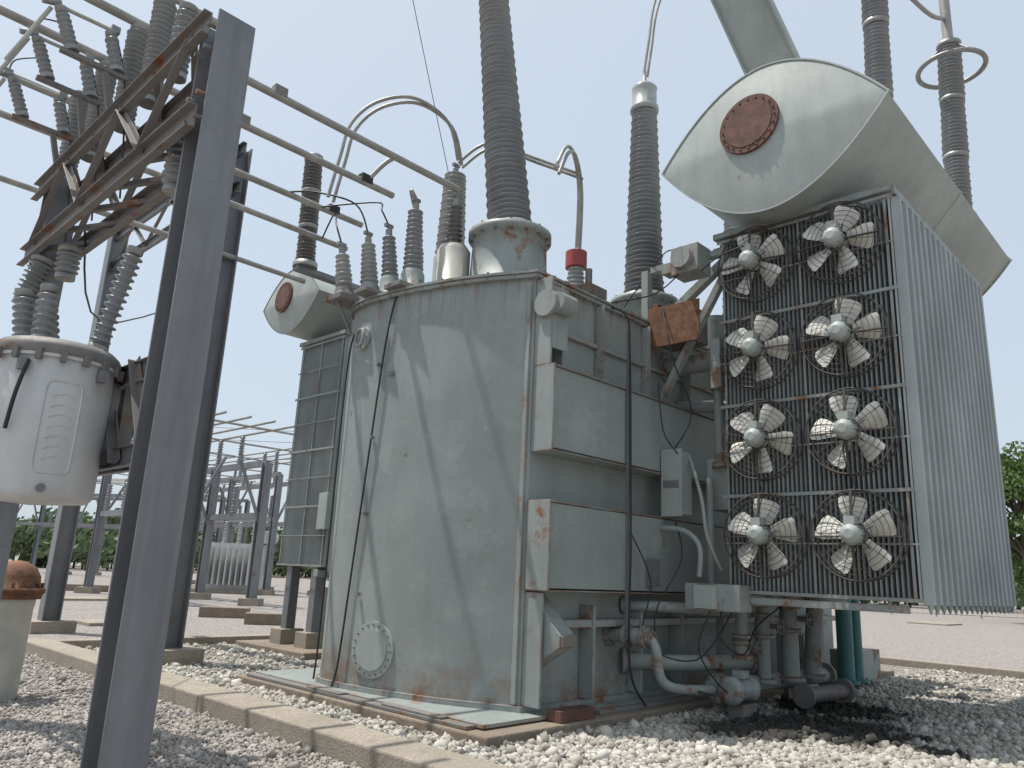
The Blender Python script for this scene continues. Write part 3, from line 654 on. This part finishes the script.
# ------------------------------------------------------------------ second gantry column + frames behind
b=B()
def wcol(x,y,h,w=.3,foot=True,k='galv'):
    b.ibeam((x,y,.0),(x,y,h),w,w,k,up=(.72,.69,0),t=.025)
    if foot: b.box((x,y,.09),(w*2.4,w*2.4,.3),'conc',Matrix.Rotation(ANG,3,'Z'))
wcol(-5.35,13,9.2,.36); p=Vector((-5.35,13,0)); 
dirb=Vector((-.719,.695,0)); dira=Vector((.695,.719,0))
q=p+dirb*6.0; wcol(q.x,q.y,9.2,.36)
for z in (9.1,8.3): b.chan(p+dirb*-.3+Vector((0,0,z)),q+dirb*.3+Vector((0,0,z)),.08,.22,'galv')
for i in range(6): 
    a=p+dirb*i+Vector((0,0,8.3+.8*(i%2))); e=p+dirb*(i+1)+Vector((0,0,8.3+.8*((i+1)%2))); b.angle(a,e,.07,'rsteel')
b.obj('steel_gantry',ID)
def bay(x,y,w,h,n=3,ori=dirb,seed=0,cw=.3):
    global b
    b=B(); R=random.Random(seed); d=Vector(ori).normalized(); e=Vector((d.y,-d.x,0))
    o=Vector((x,y,0)); 
    for i in range(n):
        for k in (0,1):
            p=o+d*(w*i/(n-1))+e*(k*3.0); b.ibeam(p,p+Vector((0,0,h)),cw,cw,'galv',up=tuple(d),t=.04); b.box(p+Vector((0,0,.12)),(cw*2.4,cw*2.4,.3),'conc')
            for z in (h*.55,): b.beam(p+Vector((0,0,z)),p+e*1.2*(1 if k==0 else -1)+Vector((0,0,h)),.1,.1,'galv')
    for k in (0,1):
        for z in (h,h*.62): b.beam(o+e*(k*3)+Vector((0,0,z)),o+d*w+e*(k*3)+Vector((0,0,z)),.2,.25,'galv')
    for i in range(n*3):
        p=o+d*(w*(i+.4)/(n*3))+e*R.choice((0,3.0))
        for z in (h+.12,h*.62+.12):
            if R.random()<.85: b.porc(p+Vector((0,0,z)),p+Vector((0,0,z+1.2)),.15,.13,'porc',.12,.6,10)
    for k in range(4):
        p=o+e*(k*1.0)+Vector((0,0,h+1.35)); b.cyl(p-d*2,p+d*(w+2),.05,'alu',n=6)
    for i in range(n): p=o+d*(w*i/(n-1))+Vector((0,0,h+1.35)); b.cyl(p-e*6,p+e*6,.05,'alu',n=6)
    b.obj('substation_bay',ID)
bay(-11.9,29,9,5.6,3,dirb,seed=1,cw=.32); bay(-12.5,42,16,6.4,4,dirb,seed=2); bay(-22,60,22,6.5,4,(-1,.35,0),seed=3)
b=B()
for x,y,w,l,h in ((-8.3,24,1.4,.5,.3),(-20,37,3,.5,.3),(-6.4,22,1.2,.5,.3)):
    b.box((x,y,h/2),(w,l,h),'concd',Matrix.Rotation(.2,3,'Z'))
b.obj('timber_sleeper_stack',ID,bevel=.02)
b=B()
for x,y,w,l in ((-9.5,20,1.8,1.2),(-16,30,2,2),(24,44,3,2)): b.box((x,y,.0),(w,l,.16),'conc',Matrix.Rotation(ANG,3,'Z'))
b.obj('equipment_pads',ID,bevel=.02)
b=B(); p=Vector((-14.6,43,0)); b.box(p+Vector((0,0,1.4)),(2.6,2.0,2.4),'white'); b.box(p+Vector((0,0,.1)),(3.4,3,.2),'conc')
for i in range(9): b.box(p+Vector((-1.2+i*.3,-1.35,1.4)),(.06,.6,1.9),'white'); 
for i in range(3): b.porc(p+Vector((-.8+i*.8,0,2.6)),p+Vector((-.8+i*.8,0,3.8)),.16,.12,'porcl',.12,.6,12)
b.cyl(p+Vector((1.6,-.8,3)),p+Vector((1.6,.8,3)),.35,'white'); b.beam(p+Vector((1.6,0,1.0)),p+Vector((1.6,0,2.7)),.15,.15,'white'); b.obj('distant_transformer',ID)
b=B(); p=Vector((-5.68,9.25,0)); b.lathe(p,p+Vector((0,0,1)),[(.24,0),(.24,1.0),(.25,1.02),(.25,1.1)],'cream',28); b.lathe(p+Vector((0,0,1.1)),p+Vector((0,0,2)),[(.30,0),(.30,.06),(.33,.065),(.33,.12),(.27,.13),(.26,.25),(.20,.36),(.08,.42),(.01,.43)],'rust',28)
for a in range(12): q=p+Vector((math.cos(a*.5236)*.29,math.sin(a*.5236)*.29,1.14)); b.cyl(q,q+Vector((0,0,.14)),.018,'rust',n=6)
b.obj('rusty_capped_pipe',ID)
b=B(); 
for i in range(9): b.bb(-1.6,-1.0,7.0+i*.07,7.03+i*.07,.03,.05,'rsteel')
b.bb(-1.65,-1.6,6.95,7.65,.02,.06,'rsteel'); b.bb(-1.0,-.95,6.95,7.65,.02,.06,'rsteel'); b.obj('drain_grate')

# ------------------------------------------------------------------ second transformer
T2=empty('power_transformer')
b=B(); b.bb(4.7,9.0,6.6,8.3,.15,5.2,'paint'); b.bb(4.65,9.05,6.55,8.35,5.2,5.26,'paint2')
b.bb(1.75,1.95,7.0,7.2,.12,1.75,'galv'); b.bb(1.75,1.95,7.9,8.1,.12,1.75,'galv'); b.bb(1.6,2.1,6.9,7.3,.1,.4,'conc'); b.bb(1.6,2.1,7.8,8.2,.1,.4,'conc'); b.bb(1.7,4.6,6.9,7.05,1.4,1.55,'paint2'); b.bb(1.62,1.75,6.7,7.0,2.3,3.0,'pale')
b.bb(2.4,3.4,7.2,8.0,.12,1.2,'paint')
b.obj('tank',parent=T2,bevel=.01)
radiator('radiator_bank',1.7,4.5,6.75,8.3,1.6,6.2,T2)
conservator(1.2,5.2,8.25,7.12,1.12,.72,T2,.08,.34)
b=B(); arr((.6,6.75,7.4),(.55,6.8,9.7),.2,'porcd'); b.bb(.4,2.0,6.65,6.85,7.2,7.3,'galv'); b.bb(1.9,2.05,6.6,6.9,6.2,7.3,'galv'); b.obj('surge_arrester',parent=T2)

# ------------------------------------------------------------------ wires, trees
b=B()
b.tube([(-3.2,12,16),(-2.0,14,11.5),(-1.2,15,8.5)],.008,'black',5,4)
for z,t in ((10.5,0),(10.0,1.5),(9.0,3)): b.tube([(-60,70+t*3,z+4),(-30,60+t*2,z+1.5),(0,52+t,z)],.02,'black',4,5)
b.tube([W(-4.5,2.2,4.9),W(-3.5,4.5,4.6),W(-1,8,6.4)],.012,'black',5,5)
b.obj('overhead_wire',ID)
def leaves(b,cen,rad,n,size,k,R):
    vs=[];fs=[]
    for i in range(n):
        d=Vector((R.gauss(0,1),R.gauss(0,1),R.gauss(0,1))).normalized(); q=R.random()**.4
        p=Vector(cen)+Vector((d.x*rad[0]*q,d.y*rad[1]*q,d.z*rad[2]*q)); a=Vector((R.gauss(0,1),R.gauss(0,1),R.gauss(0,.6))).normalized(); c=a.orthogonal().normalized(); e=a.cross(c); sz=size*R.uniform(.5,1.3)
        o=len(vs); vs+= [p+c*sz,p+e*sz*.6,p-c*sz,p-e*sz*.6]; fs.append((o,o+1,o+2,o+3))
    b.add(vs,fs,k)
def tree(x,y,h,w,seed,name='deciduous_tree',n=9000):
    R=random.Random(seed); b=B(); b.lathe((x,y,0),(x,y,h*.7),[(h*.028,0),(h*.02,h*.2),(h*.012,h*.5),(h*.004,h*.75)],'bark',10)
    for i in range(26):
        a=R.uniform(0,6.28); z=h*R.uniform(.15,.9); rr=w*math.sin(min(1,(1.08-z/h)*1.3)*math.pi/2)*R.uniform(.35,.95)
        c=Vector((x+math.cos(a)*rr,y+math.sin(a)*rr,z)); b.tube([(x,y,z*.7),((x+c.x)/2,(y+c.y)/2,z*.88),tuple(c)],h*.006,'bark',5)
        q=w*R.uniform(.22,.42); leaves(b,c,(q,q,q*.75),n//26,.17,'leaf',R)
    b.obj(name,ID)
tree(33.5,50,12.0,3.6,5); tree(38,52,12.5,4.4,6); tree(36.3,45,7,2.6,8,n=5000); tree(44,56,12,5,9)
R=random.Random(11); b=B()
for i in range(230):
    th=R.uniform(-48,52); d=R.uniform(98,135); x=math.sin(math.radians(th))*d; y=math.cos(math.radians(th))*d; h=R.uniform(4,8.0)
    if th>25: h*=1.1
    b.lathe((x,y,0),(x,y,h),[(.15,0),(.08,h*.7)],'bark',5)
    for j in range(5): leaves(b,(x+R.uniform(-3,3),y+R.uniform(-2,2),h*R.uniform(.2,.85)),(2.3,2.3,h*.22),75,.45,'leafd',R)
b.obj('distant_trees',ID)
b=B()
P=[(14+ i*3.0,62-i*.6) for i in range(16)]
for x,y in P: b.cyl((x,y,0),(x,y,2.3),.04,'galv',n=6)
for z in (2.2,1.2,.2): b.tube([(x,y,z) for x,y in P],.018,'galv',5)
for i in range(110):
    f_=i/110*15; j=int(f_); u=f_-j; x=P[j][0]+(P[j+1][0]-P[j][0])*u; y=P[j][1]+(P[j+1][1]-P[j][1])*u; b.beam((x,y,.1),(x+.0,y,2.2),.008,.008,'galv')
b.obj('perimeter_fence',ID)

# ------------------------------------------------------------------ light, sky, camera
el=math.radians(69); sx,sy=-.983,.185; l=math.hypot(sx,sy); sx/=l; sy/=l
sd=Vector((sx*math.cos(el),sy*math.cos(el),math.sin(el)))
L=bpy.data.lights.new('sun','SUN'); L.energy=4.7; L.angle=math.radians(.7); L.color=(1,.955,.89)
lo=bpy.data.objects.new('sun',L); scene.collection.objects.link(lo); lo.rotation_euler=sd.to_track_quat('Z','Y').to_euler(); lo.location=(0,0,40)
w=bpy.data.worlds.new("World"); scene.world=w; w.use_nodes=True; nt=w.node_tree
sk=nt.nodes.new('ShaderNodeTexSky'); sk.sky_type='NISHITA'; sk.sun_disc=False; sk.sun_elevation=el; sk.sun_rotation=math.atan2(sx,sy)%(2*math.pi)
sk.air_density=1.0; sk.dust_density=4.0; sk.ozone_density=1.2; sk.altitude=100
# summer haze: the clear sky is veiled with a pale white-blue
hz=mix(nt,.72,sk.outputs[0],(4.75,5.45,6.1,1))
bg=nt.nodes['Background']; nt.links.new(hz,bg.inputs[0]); bg.inputs[1].default_value=.15
cam=bpy.data.cameras.new('camera'); co=bpy.data.objects.new('camera',cam); scene.collection.objects.link(co); scene.camera=co
cam.sensor_width=36; cam.lens=36*764/1024; cam.clip_end=4000; cam.clip_start=.05
th=math.radians(14.0); ro=math.radians(2.6)
co.matrix_world=Matrix.Translation((0,0,1.62))@Matrix.Rotation(math.pi/2+th,4,'X')@Matrix.Rotation(ro,4,'Z')
scene.view_settings.view_transform='Standard'; scene.view_settings.look='None'; scene.view_settings.exposure=0
